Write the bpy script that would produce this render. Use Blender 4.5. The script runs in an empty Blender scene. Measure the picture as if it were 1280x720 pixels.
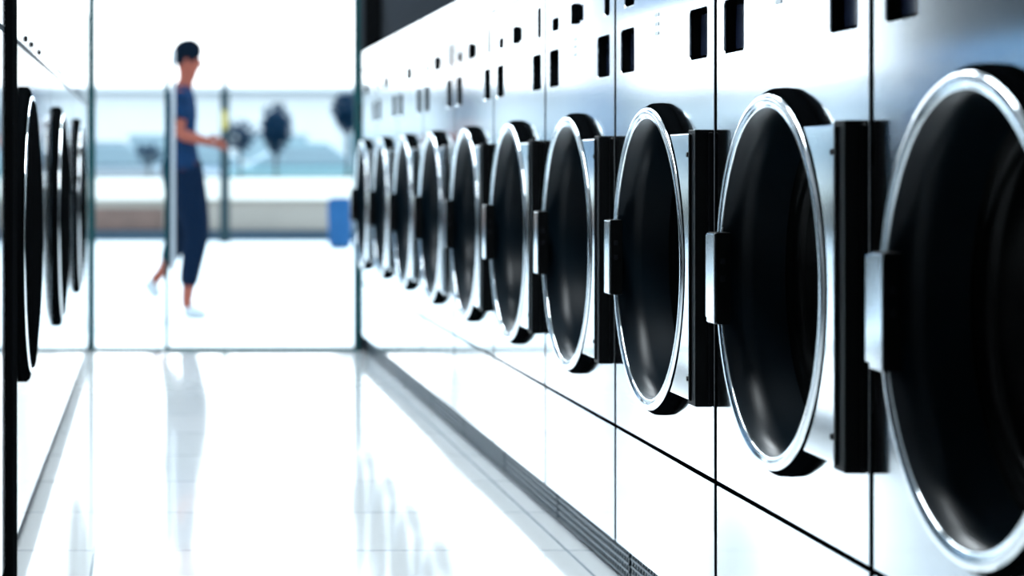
import bpy, bmesh, math, random
from mathutils import Vector, Matrix
random.seed(7)
C = bpy.context.scene.collection
S = bpy.context.scene
PI = math.pi

# ------------------------------------------------------------------ camera
F = 2700.0; VX, VY = 192.0, 206.0; H = 0.98
cd = bpy.data.cameras.new('camera'); cam = bpy.data.objects.new('camera', cd); C.objects.link(cam)
cam.location = (0, 0, H); cam.rotation_euler = (PI/2, 0, 0)
cd.sensor_width = 36; cd.lens = F/1280*36
cd.shift_x = (640-VX)/1280; cd.shift_y = -(360-VY)/1280
cd.clip_start = .05; cd.clip_end = 500
cd.dof.use_dof = True; cd.dof.focus_distance = 4.3; cd.dof.aperture_fstop = 3.0
S.camera = cam

# ------------------------------------------------------------------ world
w = bpy.data.worlds.new('world'); S.world = w; w.use_nodes = True
nt = w.node_tree; nt.nodes.clear()
out = nt.nodes.new('ShaderNodeOutputWorld'); bg = nt.nodes.new('ShaderNodeBackground')
tc = nt.nodes.new('ShaderNodeTexCoord'); sx = nt.nodes.new('ShaderNodeSeparateXYZ'); cr = nt.nodes.new('ShaderNodeValToRGB')
nt.links.new(tc.outputs['Generated'], sx.inputs[0]); nt.links.new(sx.outputs['Z'], cr.inputs[0])
cr.color_ramp.elements[0].position = 0.0; cr.color_ramp.elements[0].color = (.97, .99, 1, 1)
cr.color_ramp.elements[1].position = 0.8; cr.color_ramp.elements[1].color = (.55, .8, 1, 1)
nt.links.new(cr.outputs[0], bg.inputs[0]); bg.inputs[1].default_value = 3.0
nt.links.new(bg.outputs[0], out.inputs[0])

# sun, hazy and high
sd = bpy.data.lights.new('sun', 'SUN'); sd.energy = 2.0; sd.angle = .2; sd.color = (1, .97, .93)
so = bpy.data.objects.new('sun', sd); C.objects.link(so); so.rotation_euler = (math.radians(-35), math.radians(20), 0)

# assumed ceiling lights, unseen, added for diffuse fill on floor and interior
def area(name, loc, sx_, sy_, e, col=(.88, .96, 1)):
    l = bpy.data.lights.new(name, 'AREA'); l.shape = 'RECTANGLE'; l.size = sx_; l.size_y = sy_; l.energy = e; l.color = col
    o = bpy.data.objects.new(name, l); C.objects.link(o); o.location = loc
    return o
for i, yy in enumerate((4.5, 7.5, 10.0)):
    area('ceiling_fill', (.37, yy, 3.12), .5, 1.8, 80)

S.view_settings.view_transform = 'Standard'; S.view_settings.look = 'None'
S.view_settings.exposure = 0.3; S.view_settings.gamma = 1; S.view_settings.use_curve_mapping = False

# ------------------------------------------------------------------ materials
def mat(name, col, rough=.5, metal=0., spec=.5, nscale=0, namp=0., bump=0., stretch=(1, 1, 1), coat=0.):
    m = bpy.data.materials.new(name); m.use_nodes = True
    n = m.node_tree; b = n.nodes['Principled BSDF']
    b.inputs['Base Color'].default_value = (*col, 1); b.inputs['Roughness'].default_value = rough
    b.inputs['Metallic'].default_value = metal; b.inputs['Specular IOR Level'].default_value = spec
    b.inputs['Coat Weight'].default_value = coat
    if nscale:
        t = n.nodes.new('ShaderNodeTexCoord'); mp = n.nodes.new('ShaderNodeMapping'); nz = n.nodes.new('ShaderNodeTexNoise')
        mp.inputs['Scale'].default_value = stretch; nz.inputs['Scale'].default_value = nscale; nz.inputs['Detail'].default_value = 4
        n.links.new(t.outputs['Object'], mp.inputs[0]); n.links.new(mp.outputs[0], nz.inputs[0])
        mx = n.nodes.new('ShaderNodeMix'); mx.data_type = 'RGBA'
        mx.inputs[6].default_value = (*[c*(1-namp) for c in col], 1); mx.inputs[7].default_value = (*[min(1, c*(1+namp)) for c in col], 1)
        n.links.new(nz.outputs[0], mx.inputs[0]); n.links.new(mx.outputs[2], b.inputs['Base Color'])
        if bump:
            bp = n.nodes.new('ShaderNodeBump'); bp.inputs['Strength'].default_value = bump; bp.inputs['Distance'].default_value = .01
            n.links.new(nz.outputs[0], bp.inputs['Height']); n.links.new(bp.outputs[0], b.inputs['Normal'])
    return m
M = {}
M['steel'] = mat('brushed_steel', (.82, .87, .90), .10, 1, nscale=6, namp=.04, bump=.008, stretch=(1, 1, .6))
M['steel_left'] = mat('satin_steel', (.84, .88, .91), .08, 1, nscale=5, namp=.04, bump=.006, stretch=(1, 1, .6))
M['chrome'] = mat('chrome', (.86, .90, .93), .10, 1, nscale=20, namp=.02)
M['carcass'] = mat('dark_carcass', (.004, .005, .007), .7, 0, .1, nscale=10, namp=.2)
M['black'] = mat('black_rubber', (.0016, .002, .0024), .45, 0, .06, nscale=30, namp=.3)
M['gasket'] = mat('matt_black_rubber', (.0016, .002, .0024), 1, 0, 0, nscale=30, namp=.3)
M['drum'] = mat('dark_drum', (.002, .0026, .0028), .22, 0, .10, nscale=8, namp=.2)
M['collar'] = mat('blue_black_collar', (.002, .006, .010), .32, 0, .16, nscale=8, namp=.2)
M['dglass'] = mat('dark_door_glass', (.0022, .0026, .003), .7, 0, .0, nscale=4, namp=.1)
M['display'] = mat('blue_display', (.010, .015, .035), .2, nscale=40, namp=.5)
M['pale'] = mat('pale_plastic', (.55, .62, .66), .4, nscale=30, namp=.05)
M['darkwall'] = mat('slate_wall', (.008, .015, .024), .7, nscale=2, namp=.15)
M['post'] = mat('black_paint', (.003, .0035, .004), .9, 0, 0, nscale=10, namp=.2)
M['white'] = mat('white_wall', (.82, .85, .87), .6, nscale=3, namp=.03)
M['frame'] = mat('teal_frame', (.002, .035, .04), .7, 0, .1, nscale=10, namp=.1)
M['alu'] = mat('pale_alu', (.6, .68, .75), .3, .8, nscale=10, namp=.05)
M['kickbar'] = mat('grille_metal', (.05, .085, .11), .35, .8, nscale=20, namp=.2)
M['kickdark'] = mat('navy_kick', (.004, .012, .022), .5, nscale=20, namp=.2)
M['paving'] = mat('white_paving', (.75, .75, .74), .7, nscale=1, namp=.04)
M['asphalt'] = mat('asphalt', (.16, .18, .19), .9, nscale=30, namp=.2)
M['beige'] = mat('beige_stone', (.22, .20, .175), .8, nscale=1.2, namp=.18)
M['brown'] = mat('brown_brick', (.10, .062, .05), .8, nscale=5, namp=.3)
M['slab'] = mat('white_slab', (.62, .60, .54), .6, nscale=3, namp=.03)
M['curb'] = mat('slate_curb', (.03, .05, .07), .9, 0, .1, nscale=5, namp=.2)
M['bluebin'] = mat('blue_plastic', (.012, .06, .15), .8, 0, .1, nscale=5, namp=.2)
M['bldg'] = mat('pale_building', (.72, .74, .74), .8, nscale=.6, namp=.08)
M['bwin'] = mat('building_windows', (.26, .36, .40), .4, nscale=.4, namp=.4)
M['addedbldg'] = mat('blue_reflection_tint', (.015, .10, .22), .6, nscale=.25, namp=.6)  # blue meant to show up as reflection in the near steel fronts
M['leaf'] = mat('bluegreen_leaves', (.004, .024, .055), .9, 0, .05, nscale=3, namp=.4)
M['bark'] = mat('bark', (.05, .035, .025), .9, nscale=20, namp=.3)
M['skin'] = mat('skin', (.19, .055, .038), .8, 0, .1, nscale=20, namp=.05)
M['hair'] = mat('navy_black_hair', (.001, .004, .009), .95, 0, .05, nscale=60, namp=.3)
M['shirt'] = mat('navy_tshirt', (.004, .017, .048), .95, 0, .04, nscale=30, namp=.15)
M['jeans'] = mat('navy_jeans', (.0015, .0065, .018), .95, 0, .04, nscale=30, namp=.2)
M['shoe'] = mat('grey_white_shoe', (.33, .36, .38), .7, nscale=30, namp=.05)
M['postm'] = mat('grey_post', (.015, .030, .036), .9, 0, .05, nscale=10, namp=.2)
M['yellow'] = mat('yellow_sign', (.30, .24, .04), .5, nscale=10, namp=.05)
M['tyre'] = mat('tyre', (.01, .01, .01), .8, nscale=30, namp=.2)

def glass_mat():
    m = bpy.data.materials.new('clear_glass'); m.use_nodes = True; n = m.node_tree; n.nodes.clear()
    o = n.nodes.new('ShaderNodeOutputMaterial'); mx = n.nodes.new('ShaderNodeMixShader')
    t = n.nodes.new('ShaderNodeBsdfTransparent'); g = n.nodes.new('ShaderNodeBsdfGlossy')
    t.inputs[0].default_value = (.97, .99, 1, 1); g.inputs['Roughness'].default_value = .02
    fr = n.nodes.new('ShaderNodeFresnel'); fr.inputs[0].default_value = 1.12
    n.links.new(fr.outputs[0], mx.inputs[0]); n.links.new(t.outputs[0], mx.inputs[1]); n.links.new(g.outputs[0], mx.inputs[2])
    n.links.new(mx.outputs[0], o.inputs[0]); return m
M['glass'] = glass_mat()

def floor_mat():
    m = bpy.data.materials.new('white_floor_tile'); m.use_nodes = True; n = m.node_tree; b = n.nodes['Principled BSDF']
    t = n.nodes.new('ShaderNodeTexCoord'); br = n.nodes.new('ShaderNodeTexBrick'); mp = n.nodes.new('ShaderNodeMapping')
    mp.inputs['Location'].default_value = (.15, -.09, 0)
    n.links.new(t.outputs['Object'], mp.inputs[0]); n.links.new(mp.outputs[0], br.inputs[0])
    br.offset = 0; br.inputs['Scale'].default_value = 1; br.inputs['Mortar Size'].default_value = .004
    br.inputs['Brick Width'].default_value = .6; br.inputs['Row Height'].default_value = .6
    br.inputs['Color1'].default_value = (.74, .78, .80, 1); br.inputs['Color2'].default_value = (.78, .81, .83, 1)
    br.inputs['Mortar'].default_value = (.30, .36, .40, 1)
    nz = n.nodes.new('ShaderNodeTexNoise'); nz.inputs['Scale'].default_value = 9; nz.inputs['Detail'].default_value = 6
    n.links.new(t.outputs['Object'], nz.inputs[0])
    mr = n.nodes.new('ShaderNodeMapRange'); mr.inputs[3].default_value = .03; mr.inputs[4].default_value = .14
    n.links.new(nz.outputs[0], mr.inputs[0]); n.links.new(mr.outputs[0], b.inputs['Roughness'])
    n.links.new(br.outputs[0], b.inputs['Base Color']); b.inputs['Specular IOR Level'].default_value = .8
    b.inputs['Coat Weight'].default_value = .5; b.inputs['Coat Roughness'].default_value = .04
    return m
M['floor'] = floor_mat()

# ------------------------------------------------------------------ helpers
def obj(name, bm, m, parent=None, smooth=False, bevel=0.):
    bmesh.ops.recalc_face_normals(bm, faces=bm.faces)
    me = bpy.data.meshes.new(name); bm.to_mesh(me); bm.free()
    ms = m if isinstance(m, (list, tuple)) else [m]
    for k in ms: me.materials.append(M[k])
    o = bpy.data.objects.new(name, me); C.objects.link(o)
    if parent: o.parent = parent
    if smooth:
        for p in me.polygons: p.use_smooth = True
    if bevel:
        b = o.modifiers.new('bevel', 'BEVEL'); b.width = bevel; b.segments = 2; b.limit_method = 'ANGLE'
    return o
def NB(): return bmesh.new()
def box(bm, x0, x1, y0, y1, z0, z1, mi=0, skip=()):
    v = [bm.verts.new(p) for p in ((x0,y0,z0),(x1,y0,z0),(x1,y1,z0),(x0,y1,z0),(x0,y0,z1),(x1,y0,z1),(x1,y1,z1),(x0,y1,z1))]
    fs = {'b':(3,2,1,0),'t':(4,5,6,7),'n':(0,1,5,4),'f':(2,3,7,6),'l':(3,0,4,7),'r':(1,2,6,5)}
    for k, f in fs.items():
        if k in skip: continue
        bm.faces.new([v[i] for i in f]).material_index = mi
def prism(bm, pts, x0, x1, mi=0):      # yz outline pushed along x
    a = [bm.verts.new((x0, p[0], p[1])) for p in pts]; b = [bm.verts.new((x1, p[0], p[1])) for p in pts]
    n = len(pts)
    for f in [a, b[::-1]] + [[a[i], b[i], b[(i+1) % n], a[(i+1) % n]] for i in range(n)]:
        bm.faces.new(f).material_index = mi
def lathe_x(bm, prof, cy, cz, n=96, close=False, mi=0):    # profile (x, r) turned around an x axis
    rings = []
    for x, r in prof:
        if r < 1e-6: rings.append([bm.verts.new((x, cy, cz))]); continue
        rings.append([bm.verts.new((x, cy+r*math.cos(2*PI*k/n), cz+r*math.sin(2*PI*k/n))) for k in range(n)])
    pr = list(zip(rings, rings[1:]))
    if close: pr.append((rings[-1], rings[0]))
    for a, b in pr:
        for k in range(n):
            j = (k+1) % n
            if len(a) == 1: f = [a[0], b[k], b[j]]
            elif len(b) == 1: f = [a[k], a[j], b[0]]
            else: f = [a[k], a[j], b[j], b[k]]
            bm.faces.new(f).material_index = mi
def cyl(bm, p, q, r, r2=None, n=16, mi=0):
    p, q = Vector(p), Vector(q); r2 = r if r2 is None else r2
    d = (q-p).normalized(); u = d.orthogonal().normalized(); v = d.cross(u)
    a = [bm.verts.new(p+(u*math.cos(2*PI*k/n)+v*math.sin(2*PI*k/n))*r) for k in range(n)]
    b = [bm.verts.new(q+(u*math.cos(2*PI*k/n)+v*math.sin(2*PI*k/n))*r2) for k in range(n)]
    for k in range(n): bm.faces.new([a[k], a[(k+1) % n], b[(k+1) % n], b[k]]).material_index = mi
    bm.faces.new(a[::-1]).material_index = mi; bm.faces.new(b).material_index = mi
def holed_panel(bm, y0, y1, z0, z1, x0, x1, circle=None, rects=()):
    loops = [[(y0,z0),(y1,z0),(y1,z1),(y0,z1)]]
    if circle:
        cy, cz, r = circle; loops.append([(cy+r*math.cos(2*PI*k/96), cz+r*math.sin(2*PI*k/96)) for k in range(96)])
    for a, b, c, d in rects:
        q = .006
        loops.append([(a+q,c),(b-q,c),(b,c+q),(b,d-q),(b-q,d),(a+q,d),(a,d-q),(a,c+q)])
    allb = []
    for L in loops:
        vs = [bm.verts.new((x0, p[0], p[1])) for p in L]
        es = [bm.edges.new((vs[i], vs[(i+1) % len(vs)])) for i in range(len(vs))]; allb += es
    r = bmesh.ops.triangle_fill(bm, edges=allb, use_beauty=True)
    fs = [g for g in r['geom'] if isinstance(g, bmesh.types.BMFace)]
    e = bmesh.ops.extrude_face_region(bm, geom=fs)
    for g in e['geom']:
        if isinstance(g, bmesh.types.BMVert): g.co.x = x1
def empty(name, loc, rz=0): 
    o = bpy.data.objects.new(name, None); o.location = loc; o.rotation_euler = (0, 0, rz); o.empty_display_size = .1
    C.objects.link(o); return o
def tag(o, label=None, cat=None, group=None, kind=None):
    for k, v in (('label', label), ('category', cat), ('group', group), ('kind', kind)):
        if v: o[k] = v
    return o
def struct(name, bm, m, parent=None, **k):
    o = obj(name, bm, m, parent, **k)
    if not parent: o['kind'] = 'structure'
    return o
def copy_tree(o, parent=None):
    c = o.copy(); C.objects.link(c); c.parent = parent
    for ch in list(o.children): copy_tree(ch, c)
    return c

# ------------------------------------------------------------------ room
XR, XL, YG, ZC = 1.08, -.33, 11.37, 3.2
WR, WL, YB = 1.95, -1.25, -2.0
b = NB(); box(b, WL-.1, WR+.1, YB-.1, YG+.06, -.1, 0); struct('floor', b, 'floor')
b = NB(); box(b, WL-.1, WR+.1, YB-.1, YG+.1, ZC, ZC+.1); struct('ceiling', b, 'white')
b = NB(); box(b, WR, WR+.1, YB, YG+.05, 0, ZC); struct('wall_right', b, 'darkwall')
b = NB(); box(b, WL-.1, WL, YB, YG+.05, 0, ZC); struct('wall_left', b, 'white')
b = NB(); box(b, WL-.1, WR+.1, YB-.1, YB, 0, ZC); struct('wall_back', b, 'white')
# front wall beside the glass: dark, with a pale strip
b = NB(); box(b, XR+.005, WR, YG+.01, YG+.12, 0, ZC); struct('wall_front', b, 'darkwall')
b = NB(); box(b, XR+.03, XR+.115, YG-.02, YG+.008, 1.58, ZC-.002); struct('trim_1', b, 'post')
b = NB(); box(b, 1.605, 1.635, YG-.02, YG+.008, 1.58, ZC-.002); struct('trim_2', b, 'alu')
# glass front
mx0 = XL
win = NB(); box(win, XL, .058, YG+.02, YG+.03, .03, ZC-.06); w1 = struct('window_1', win, 'glass')
fr = NB(); box(fr, XL-.015, XL+.022, YG-.01, YG+.06, 0, ZC-.002); box(fr, XL+.022, .056, YG, YG+.05, 0, .014); box(fr, XL+.022, .056, YG, YG+.05, ZC-.06, ZC-.002)
o = obj('window_frame', fr, 'frame', w1)
dr = NB(); box(dr, .080, XR-.02, YG+.02, YG+.03, .034, ZC-.06); d1 = struct('door_1', dr, 'glass')
fr = NB(); box(fr, .058, .080, YG-.005, YG+.055, 0, ZC-.002); box(fr, .080, XR-.022, YG, YG+.05, 0, .018); box(fr, XR-.022, XR+.004, YG-.01, YG+.06, 0, ZC-.002); box(fr, .08, XR-.022, YG, YG+.05, ZC-.06, ZC-.002)
obj('door_frame', fr, 'frame', d1)
hd = NB(); box(hd, .092, .114, YG-.075, YG-.055, .42, 1.58)
for zz in (.55, 1.45): cyl(hd, (.103, YG-.06, zz), (.103, YG+.02, zz), .008)
obj('pull_handle', hd, 'alu', d1, bevel=.003)
win = NB(); box(win, WL, XL-.015, YG+.02, YG+.03, 1.75, ZC-.06); w2 = struct('window_2', win, 'glass')
fr = NB(); box(fr, WL, XL-.015, YG, YG+.06, 1.72, 1.75); box(fr, WL, XL-.015, YG, YG+.06, ZC-.06, ZC-.002); obj('window_frame', fr, 'frame', w2)
b = NB(); box(b, WL, XL-.017, YG, YG+.1, 0, 1.718); struct('wall_front_left', b, 'white')

# ------------------------------------------------------------------ right row: washing machines
PW = .902; HW = .440; DZ = .78
def make_washer():
    r = empty('washing_machine', (XR, 0, 0))
    b = NB(); box(b, .006, .78, -HW-.003, HW+.003, .10, 1.555, skip=('l',)); box(b, .05, .78, -HW, HW, 0, .10)
    obj('cabinet', b, 'carcass', r)
    sl = [(.25, .39, 1.19, 1.29), (-.39, -.25, 1.19, 1.29), (.25, .35, 1.34, 1.375), (-.39, -.33, 1.335, 1.42)]
    b = NB(); holed_panel(b, -HW, HW, .3745, 1.464, 0, .004, (0, DZ, .298), sl)
    obj('front_panel', b, 'steel', r, bevel=.001)
    b = NB(); box(b, 0, .004, -HW, HW, .10, .3655); obj('lower_panel', b, 'steel', r, bevel=.001)
    b = NB(); box(b, 0, .004, -HW, HW, 1.470, 1.563); obj('top_panel', b, 'steel', r, bevel=.001)
    # kick grille
    b = NB()
    for k in range(34): y = -HW+.002+k*.0262; box(b, .036, .044, y, y+.010, .004, .096)
    for k in range(6): z = .004+k*.0178; box(b, .034, .044, -HW, HW, z, z+.0055)
    obj('kick_grille', b, 'kickbar', r)
    # slots
    for i, (y0, y1, z0, z1) in enumerate(sl):
        b = NB(); box(b, .0045, .026, y0-.004, y1+.004, z0-.004, z1+.004, skip=('l',))
        o = obj('control_recess', b, 'black', r)
        if i < 2:
            ym = (y0+y1)/2
            b = NB(); box(b, .020, .025, ym-.065, ym+.06, z0+.008, z1-.008, 0)
            for k in range(3): box(b, .017, .020, ym-.062, ym-.03+.01*k, z0+.022+.022*k, z0+.033+.022*k, 1)
            obj('display', b, ['display', 'pale'], o, bevel=.002)
    b = NB(); box(b, -.008, 0, .0, .045, 1.34, 1.392); box(b, -.006, 0, -.034, 0, 1.352, 1.374); box(b, -.006, 0, -.05, -.03, 1.345, 1.385)
    obj('coin_knob', b, 'gasket', r, bevel=.002)
    b = NB()
    for k in range(3): box(b, -.0015, -.001, .012, .048, 1.258+.02*k, 1.266+.02*k, 1)
    obj('label_plate', b, ['steel', 'pale'], r)
    # drum
    b = NB(); lathe_x(b, [(.0855, .284), (.095, .250), (.11, .244), (.19, .228), (.198, .19), (.21, .185), (.36, .17), (.37, .0)], 0, DZ, 96)
    obj('drum', b, 'drum', r, smooth=True)
    b = NB(); lathe_x(b, [(-.0005, .310), (-.0262, .310), (-.0285, .2975), (-.0285, .2965), (.03, .292), (.085, .284)], 0, DZ, 96); obj('drum_collar', b, 'collar', r, smooth=True)
    # door ring with its children
    prof = [(-.0268, .322), (-.031, .3215), (-.0345, .318), (-.0352, .312), (-.034, .306), (-.032, .3025), (-.0325, .300), (-.031, .298), (-.0268, .298)]
    b = NB(); lathe_x(b, prof, 0, DZ, 128, True); d = obj('door', b, 'chrome', r, smooth=True)
    b = NB(); lathe_x(b, [(-.0005, .332), (-.016, .331), (-.0262, .3245), (-.0262, .318), (-.0235, .3125), (-.0005, .311)], 0, DZ, 128, True); obj('door_gasket', b, 'gasket', d, smooth=True)
    a0 = math.asin(.262/.333)
    pts = [(-.372, DZ-.262)] + [(-.372, DZ+.262)] + [(-.333*math.cos(t), DZ+.333*math.sin(t)) for t in [a0-2*a0*k/24 for k in range(25)]]
    b = NB(); prism(b, pts, -.030, -.0005); obj('hinge_plate', b, 'steel', d, bevel=.003)
    b = NB(); box(b, -.034, -.0005, -.432, -.376, DZ-.268, DZ+.268); box(b, -.038, -.034, -.400, -.392, DZ-.26, DZ+.26); box(b, -.010, -.0005, -.4395, -.432, DZ-.262, DZ+.262)
    obj('hinge_bar', b, 'black', d, bevel=.005)
    for zz in (-.22, .22):
        b = NB(); cyl(b, (-.0335, -.362, DZ+zz), (-.030, -.362, DZ+zz), .005); obj('hinge_screw', b, 'black', d)
    b = NB(); box(b, -.060, -.034, .215, .268, DZ-.09, DZ+.077, 0); box(b, -.064, -.0595, .216, .267, DZ-.088, DZ+.075, 1)
    box(b, -.050, -.034, .262, .318, DZ-.085, DZ+.072, 0); box(b, -.053, -.0495, .268, .318, DZ-.083, DZ+.070, 1)
    for zz in (.02, -.012): box(b, -.053, -.044, .213, .2155, DZ+zz, DZ+zz+.011, 2)
    obj('door_handle', b, ['black', 'chrome', 'carcass'], d, bevel=.003)
    return r
W0 = make_washer()
wl = ['nearest steel washing machine, its big dark door cut off by the right frame edge',
 'steel washing machine second from the right frame edge, its whole door ring in view',
 'steel washing machine third from the right frame edge, with a dark rounded door latch',
 'steel washing machine fourth from the right frame edge, black coin knob near top edge',
 'fifth steel washing machine counted from the right frame edge, midway along the right row',
 'sixth steel washing machine counted from the right frame edge, just past the row middle',
 'fourth steel washing machine from the glass front in the right row',
 'third steel washing machine from the glass front in the right row',
 'second steel washing machine from the glass front in the right row, slightly blurred',
 'farthest steel washing machine of the right row, standing against the glass front']
for i, l in enumerate(wl):
    o = W0 if i == 0 else copy_tree(W0)
    o.location = (XR, 3.25+PW*(i-1)+PW/2, 0); tag(o, l, 'washing machine', 'washing machines in the right row')
    if i >= 6:                      # the far machines have bare steel hinge covers
        for ch in o.children_recursive:
            if ch.name.startswith('hinge_bar'):
                ch.material_slots[0].link = 'OBJECT'; ch.material_slots[0].material = M['steel']

# ------------------------------------------------------------------ left row: dryers
LP = 1.87; LH = LP/2-.011; LDZ = .805
def make_dryer():
    r = empty('tumble_dryer', (XL, 0, 0))
    b = NB(); box(b, -.80, -.005, -LH, LH, .08, 1.728); box(b, -.80, -.06, -LH, LH, 0, .08); obj('cabinet', b, 'kickdark', r)
    b = NB(); holed_panel(b, -LH, LH, .085, 1.272, -.004, 0); obj('front_panel', b, 'steel_left', r, bevel=.001)
    for a, c in ((-LH, -.154), (-.146, LH)):
        b = NB(); box(b, -.004, 0, a, c, 1.285, 1.73); obj('upper_panel', b, 'steel_left', r, bevel=.001)
    dy = -.53
    b = NB(); lathe_x(b, [(0, .372), (.012, .372), (.018, .366), (.020, .341), (0, .341)], dy, LDZ, 96, True); d = obj('door', b, 'gasket', r, smooth=True)
    b = NB(); lathe_x(b, [(.020, .347), (.024, .3485), (.028, .346), (.0275, .3395), (.020, .3395)], dy, LDZ, 96, True); obj('door_ring', b, 'chrome', d, smooth=True)
    b = NB(); lathe_x(b, [(.001, .339), (.024, .339), (.030, .335), (.038, .25), (.041, 0)], dy, LDZ, 96); obj('door_glass', b, 'dglass', d, smooth=True)
    b = NB(); box(b, .018, .034, dy+.345, dy+.385, LDZ-.06, LDZ+.06); obj('door_handle', b, 'black', d, bevel=.003)
    for yy in (-.42, -.15, .25):
        b = NB(); cyl(b, (0, yy, 1.305), (.006, yy, 1.305), .009, .007, 20); obj('panel_lock', b, 'black', r)
    return r
L0 = make_dryer()
ll = [(5.05+LP/2, 'steel tumble dryer in the left row just beyond the black post'),
      (5.05+LP*1.5, 'steel tumble dryer in the middle of the three seen beyond the black post'),
      (5.05+LP*2.5, 'steel tumble dryer of the left row standing farthest away, next to the glass front'),
      (4.86-LP/2, 'steel tumble dryer at the left frame edge, only a sliver showing before the black post')]
for i, (y, l) in enumerate(ll):
    o = L0 if i == 0 else copy_tree(L0)
    o.location = (XL, y, 0); tag(o, l, 'tumble dryer', 'tumble dryers in the left row')
b = NB(); box(b, XL-.5, XL+.012, 4.87, 5.04, 0, ZC-.002); o = struct('trim_3', b, 'post')
b = NB(); box(b, XL-.5, XL, 10.665, YG-.012, .08, 1.73); box(b, XL-.5, XL-.05, 10.665, YG-.012, 0, .08)
o = obj('filler_cabinet', b, 'steel_left', bevel=.002); tag(o, 'narrow plain steel filler panel closing the left row at the glass front', 'panel')

# ------------------------------------------------------------------ outside
b = NB(); box(b, -60, 60, YG+.065, 29.5, -.15, -.002); struct('ground_paving', b, 'paving')
b = NB(); box(b, -120, 120, 29.5, 140, -.15, -.01); struct('ground_street', b, 'asphalt')
YW = 28.0
def X_at(px, y): return (px-VX)*y/F
def Z_at(py, y): return H-(py-VY)*y/F
# seat wall: curb, brick part, beige part, slab
r = empty('seat_wall', (1, YW, 0)); tag(r, 'long low beige and brown street wall under a bright white slab, behind the paving', 'wall')
def P(name, m, x0, x1, y0, y1, z0, z1, bv=.01):
    b = NB(); box(b, x0-1, x1-1, y0-YW, y1-YW, z0, z1); return obj(name, b, m, r, bevel=bv)
P('curb', 'curb', -6, 9, YW-.15, YW+.6, 0, .13)
P('beige_wall', 'beige', X_at(205, YW), 9, YW, YW+.5, .13, .52)
P('brick_wall', 'brown', -6, X_at(205, YW), YW, YW+.5, .13, .42)
P('brick_cap', 'beige', -6, X_at(205, YW), YW, YW+.5, .42, .52)
P('slab', 'slab', -6, 9, YW-.08, YW+.65, .52, .80, .03)
# bin
yb = 25.2
b = NB(); xb0, xb1 = X_at(409, yb), X_at(441, yb)
t = empty('litter_bin', ((xb0+xb1)/2, yb, 0)); tag(t, 'blue litter bin on the paving outside, beside the end of the washing machine row', 'bin')
hw = (xb1-xb0)/2
for k in range(20): pass
cyl(b, (0, 0, .03), (0, 0, .52), hw*.88, hw, 28); obj('bin_body', b, 'bluebin', t, bevel=.01)
b = NB(); cyl(b, (0, 0, .52), (0, 0, .60), hw*1.04, hw*.75, 28); obj('bin_lid', b, 'bluebin', t, bevel=.01)
b = NB(); cyl(b, (0, 0, 0), (0, 0, .03), hw*.7, hw*.7, 28); obj('bin_base', b, 'curb', t)
# post with a yellow tag
yp = 27.0
t = empty('sign_post', (X_at(281, yp), yp, 0)); tag(t, 'slender dark street post on the paving in front of the low wall', 'post')
b = NB(); cyl(b, (0, 0, .0), (0, 0, 1.9), .062, .055, 20); obj('pole_base', b, 'postm', t)
b = NB(); cyl(b, (0, 0, 1.9), (0, 0, 4.6), .036, .030, 20); obj('pole', b, 'postm', t)
b = NB(); box(b, -.045, .03, -.075, -.065, 1.42, 1.66); obj('yellow_plate', b, 'yellow', t)
b = NB(); cyl(b, (0, 0, 4.6), (0, 0, 4.75), .05, .12, 20); obj('lamp_head', b, 'postm', t)

# trees
def tree(px, y, ztop, zc0, rx, label, n=900, seed=1, trunk=.05, X=None):
    rnd = random.Random(seed); t = empty('tree', (X_at(px, y) if X is None else X, y, 0)); tag(t, label, 'tree', 'trees beyond the street wall')
    zc = (ztop+zc0)/2; hz = (ztop-zc0)/2
    b = NB(); cyl(b, (0, 0, 0), (0, 0, zc), trunk, trunk*.6, 10)
    for k in range(6):
        a = k*1.1; cyl(b, (0, 0, zc0+hz*.3+.05*k), (rx*.6*math.cos(a), rx*.6*math.sin(a), zc+hz*.3*math.sin(k*2)), trunk*.4, trunk*.15, 6)
    obj('trunk', b, 'bark', t)
    b = NB(); s = max(.05, rx*.17)
    for k in range(n):
        d = Vector((rnd.gauss(0, 1), rnd.gauss(0, 1), rnd.gauss(0, 1))).normalized()*rnd.uniform(.35, 1)
        prof = 1-.35*max(0, -d.z)
        p = Vector((d.x*rx*prof, d.y*rx*prof, zc+d.z*hz)); p += Vector((math.sin(k*.7), math.cos(k*.9), 0))*rx*.08
        u = Vector((rnd.gauss(0, 1), rnd.gauss(0, 1), rnd.gauss(0, 1))).normalized(); v = u.orthogonal().normalized()
        q = [p-u*s, p+v*s*.5, p+u*s, p-v*s*.5]
        b.faces.new([b.verts.new(c) for c in q])
    obj('foliage', b, 'leaf', t)
tree(345, 34, 1.98, 1.10, .26, 'small dark blue-green tree with a rounded crown, outside midway along the glass', 900, 3, .03)
tree(300, 36, 1.75, 1.15, .30, 'small blurred tree right behind the slender street post', 260, 4, .03)
tree(435, 33, 2.12, 1.45, .26, 'dark blue-green tree seen just left of the farthest washing machine', 800, 5, .03)
tree(186, 36, 1.35, .95, .26, 'low pale blurred shrub-like tree behind the walking person', 130, 6, .03)

tree(0, 25, 2.55, 1.45, .42, 'unseen tree left of the glass front, added for its reflection in the nearest washing machine', 1000, 8, .05, X=-3.85)  # out of direct view, added to be mirrored in the nearest steel front

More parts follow.
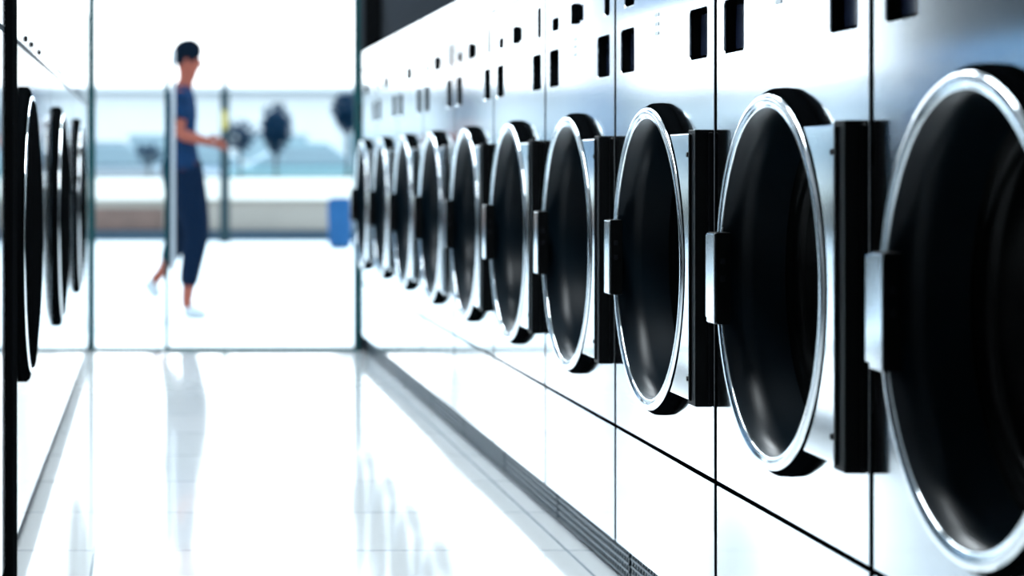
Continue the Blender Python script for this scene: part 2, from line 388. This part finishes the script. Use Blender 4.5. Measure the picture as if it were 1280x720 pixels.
# cars
def car(px, y, col, label, L=4.2, hgt=1.42):
    m = mat('car_paint', col, .25, .3, nscale=2, namp=.05); M[label] = m
    t = empty('car', (X_at(px, y), y, 0)); tag(t, label, 'car', 'cars parked beyond the low wall')
    def pr(pts, y0, y1, mk, name, bv):
        b = NB(); a = [b.verts.new((p[0], y0, p[1])) for p in pts]; c = [b.verts.new((p[0], y1, p[1])) for p in pts]; n = len(pts)
        b.faces.new(a); b.faces.new(c[::-1])
        for i in range(n): b.faces.new([a[i], c[i], c[(i+1) % n], a[(i+1) % n]])
        return obj(name, b, mk, t, bevel=bv)
    h = L/2
    pr([(-h,.3),(h,.3),(h,.72),(h-.25,.86),(h-1.15,.95),(-h+.5,.95),(-h+.03,.85)], -.85, .85, label, 'body', .08)
    pr([(h-1.35,.95),(h-1.95,hgt-.04),(-h+1.3,hgt-.04),(-h+.55,.95)], -.72, .72, 'bwin', 'windows', .05)
    pr([(h-1.9,hgt-.06),(h-2.05,hgt),(-h+1.35,hgt),(-h+1.2,hgt-.06)], -.70, .70, label, 'roof', .02)
    for sx_ in (-1, 1):
        for sy in (-1, 1):
            b = NB(); cyl(b, (sx_*(h-.8), sy*.70, .31), (sx_*(h-.8), sy*.87, .31), .31, .31, 24); wv = obj('wheel', b, 'tyre', t, bevel=.02)
            b = NB(); cyl(b, (sx_*(h-.8), sy*.865, .31), (sx_*(h-.8), sy*.885, .31), .19, .17, 16); obj('hubcap', b, 'alu', wv)
car(150, 41, (.30, .33, .35), 'pale silver car parked outside left of the walking person')
car(400, 44, (.20, .34, .36), 'pale teal car parked outside beyond the low wall, right of the dark tree')
car(262, 46, (.28, .34, .40), 'blue-grey car parked outside directly behind the walking person')
# far pale building
r = empty('long_building', (2, 62, 0)); tag(r, 'long low pale grey building closing the view far across the street', 'building')
b = NB(); box(b, -13, 16, 0, 10, 0, 3.1); obj('wall', b, 'bldg', r)
b = NB(); box(b, -13.2, 16.2, -.4, 10.2, 3.1, 3.25); obj('roof', b, 'bldg', r)
for k in range(9):
    b = NB(); box(b, -12+3.1*k, -12+3.1*k+2.0, -.08, -.002, 1.1, 1.85); obj('window', b, 'bwin', r)
# unseen blue side buildings, added to put blue reflections into the steel fronts
for (x0, x1, y0, y1, hh, lab) in ((-16, -5.3, 30, 38, 9, 'unseen blue building added left across the street to tint the near steel fronts'),
                                  (10.5, 21, 32, 40, 9, 'unseen blue building added right across the street, hidden behind the washing machines')):
    r = empty('added_blue_building', ((x0+x1)/2, (y0+y1)/2, 0)); tag(r, lab, 'building')
    a, c = (x1-x0)/2, (y1-y0)/2
    b = NB(); box(b, -a, a, -c, c, 0, hh); obj('wall', b, 'addedbldg', r)
    b = NB(); box(b, -a-.1, a+.1, -c-.1, c+.1, hh, hh+.3); obj('roof', b, 'curb', r)
    for i in range(4):
        for j in range(3):
            b = NB(); box(b, -a+.8+i*2.2, -a+2.2+i*2.2, -c-.05, -c-.001, 1.2+j*2.6, 2.8+j*2.6); obj('window', b, 'bwin', r)

# ------------------------------------------------------------------ person
YP = 13.85; K = YP/F
def pt(px, py, dy=0.): return Vector(((px-228)*K, dy, H-(py-VY)*K))
person = None
def skin_mesh(name, chains, m, parent, sub=2):
    """chains: list of lists of (point, radius[, radius2]); chains starting with an existing point share it"""
    me = bpy.data.meshes.new(name); vs, es, rs, idx = [], [], [], {}
    def vid(p, r):
        k = tuple(round(c, 4) for c in p)
        if k not in idx: idx[k] = len(vs); vs.append(k); rs.append(r if isinstance(r, tuple) else (r, r))
        return idx[k]
    for ch in chains:
        ids = [vid(p, r) for p, r in ch]
        es += list(zip(ids, ids[1:]))
    me.from_pydata(vs, es, []); me.materials.append(M[m])
    o = bpy.data.objects.new(name, me); C.objects.link(o)
    if parent: o.parent = parent
    sk = o.modifiers.new('skin', 'SKIN'); sk.use_smooth_shade = True
    if not me.skin_vertices:
        bpy.context.view_layer.objects.active = o
    for v, r_ in zip(me.skin_vertices[0].data, rs): v.radius = r_
    me.skin_vertices[0].data[0].use_root = True
    s = o.modifiers.new('sub', 'SUBSURF'); s.levels = sub; s.render_levels = sub
    return o
pel = pt(226, 200)
hipF, kneF, ankF = pt(228, 207, -.08), pt(246, 288, -.09), pt(233, 374, -.09)
hipB, kneB, ankB = pt(225, 207, .08), pt(227, 285, .09), pt(203, 340, .09)
spine, chest, neck0, neck1 = pt(225, 170), pt(226, 135), pt(230, 110), pt(233, 101)
shR, shL = pt(224, 122, -.17), pt(227, 122, .17)
elR, wrR = pt(223, 168, -.21), pt(257, 176, -.12)
elL, wrL = pt(229, 166, .20), pt(262, 178, .06)
body_ch = [
 [(pel, .10), (spine, .085), (chest, .095), (neck0, (.065, .06)), (neck1, (.052, .052)), (pt(235, 91), (.062, .066)), (pt(236, 78), (.078, .088)), (pt(235, 66), (.074, .084)), (pt(235, 58), (.045, .05))],
 [(pel, .12), (hipF, .10), (kneF, .062), (pt(240, 325, -.09), .058), (ankF, .038), (pt(234, 385, -.09), .040), (pt(246, 391, -.09), .036), (pt(258, 393, -.09), .026)],
 [(pel, .12), (hipB, .10), (kneB, .062), (pt(216, 312, .09), .056), (ankB, .036), (pt(191, 353, .09), .036), (pt(193, 364, .09), .034), (pt(196, 371, .09), .024)],
 [(chest, .12), (shR, .062), (elR, .042), (pt(242, 173, -.16), .038), (wrR, .026), (pt(263, 177, -.10), (.022, .034)), (pt(269, 178, -.085), (.016, .034))],
 [(chest, .12), (shL, .062), (elL, .042), (pt(247, 173, .12), .038), (wrL, .026), (pt(266, 179, .04), (.022, .034)), (pt(271, 179, .03), (.016, .034))],
]
person = skin_mesh('person', body_ch, 'skin', None)
person.location = (X_at(228, YP), YP, 0)
tag(person, 'person in navy t-shirt and cropped trousers walking right outside the glass, head bent over hands', 'person')
# head details: nose, chin, ear, and fingers belong to the head and hands
def blob(name, c, r, m, parent, rot=None, seg=20):
    b = NB(); bmesh.ops.create_uvsphere(b, u_segments=seg, v_segments=seg//2+2, radius=1)
    for v in b.verts: v.co = Vector((v.co.x*r[0], v.co.y*r[1], v.co.z*r[2]))
    if rot: bmesh.ops.rotate(b, verts=b.verts, matrix=Matrix.Rotation(rot, 3, 'Y'), cent=(0, 0, 0))
    bmesh.ops.translate(b, verts=b.verts, vec=c)
    return obj(name, b, m, parent, smooth=True)
blob('nose', pt(250.5, 80), (.020, .014, .020), 'skin', person, .4)
blob('ear', pt(233, 79, -.085), (.017, .010, .028), 'skin', person)
blob('mouth', pt(248.5, 86.5), (.010, .024, .006), 'skin', person)
b = NB()
for dy in (-.03, .03): 
    bmesh.ops.create_uvsphere(b, u_segments=10, v_segments=8, radius=.010, matrix=Matrix.Translation(pt(248, 76, dy)))
obj('eyes', b, 'hair', person, smooth=True)
# hands' fingers
for tagn, base, yd in (('r', pt(269, 178, -.085), 1), ('l', pt(271, 179, .03), -1)):
    for k in range(4):
        off = (k-1.5)*.018; ln = (.062, .070, .066, .052)[k]
        p0 = base+Vector((-.005, off*.3, off)); p1 = p0+Vector((ln*.5, yd*.012, .0)); p2 = p1+Vector((ln*.35, yd*.018, -.012)); p3 = p2+Vector((ln*.15, yd*.014, -.014))
        skin_mesh('finger', [[(p0, .010), (p1, .009), (p2, .0085), (p3, .007)]], 'skin', person, 1)
    p0 = base+Vector((-.045, 0, .02)); skin_mesh('thumb', [[(p0, .012), (p0+Vector((.022, yd*.008, .022)), .011), (p0+Vector((.05, yd*.015, .022)), .009)]], 'skin', person, 1)
# hair: cap of hair with a rounded quiff
skin_mesh('hair', [[(pt(226, 84), .06), (pt(228, 74), .092), (pt(233, 66), .112), (pt(241, 64), .098), (pt(252, 70), .055)], [(pt(233, 66), .11), (pt(236, 58), .085)]], 'hair', person)
# shirt
def loft(name, rings, m, parent, n=28):
    b = NB(); L = []
    for c, rx, ry in rings: L.append([b.verts.new((c.x+rx*math.cos(2*PI*k/n), c.y+ry*math.sin(2*PI*k/n), c.z)) for k in range(n)])
    for a, c in zip(L, L[1:]):
        for k in range(n): b.faces.new([a[k], a[(k+1) % n], c[(k+1) % n], c[k]])
    b.faces.new(L[0]); b.faces.new(L[-1])
    return obj(name, b, m, parent, smooth=True)
ts = loft('tshirt', [(pt(228, 212), .112, .17), (pt(227, 198), .112, .165), (pt(226, 180), .100, .150), (pt(226, 160), .098, .150), (pt(226, 142), .105, .170), (pt(225.5, 128), .100, .180), (pt(226, 119), .088, .165), (pt(227, 112), .068, .11), (pt(229, 107), .052, .062)], 'shirt', person)
for sh, el in ((shR, elR), (shL, elL)):
    q = sh.lerp(el, .62); b = NB(); cyl(b, sh+Vector((0, 0, .03)), sh.lerp(el, .2), .055, .078, 24); cyl(b, sh.lerp(el, .2), q, .078, .066, 24)
    bmesh.ops.remove_doubles(b, verts=b.verts, dist=.001)
    obj('sleeve', b, 'shirt', ts, smooth=True)
skin_mesh('trousers', [[(pt(228, 188), .125), (pel, .150), (hipF, .150), (pt(238, 248, -.09), .118), (kneF, .092), (pt(240, 325, -.09), .076), (pt(234, 360, -.09), .062)],
                       [(pel, .13), (hipB, .145), (pt(227, 248, .09), .112), (kneB, .088), (pt(217, 310, .09), .074), (pt(207, 334, .09), .060)]], 'jeans', person)
skin_mesh('shoe', [[(pt(230, 385, -.09), .046), (pt(236, 388, -.09), .050), (pt(248, 391, -.09), (.045, .040)), (pt(260, 393, -.09), (.038, .026))]], 'shoe', person)
skin_mesh('shoe', [[(pt(184, 351, .09), .044), (pt(188, 357, .09), .048), (pt(193, 366, .09), (.040, .043)), (pt(198, 374, .09), (.028, .036))]], 'shoe', person)
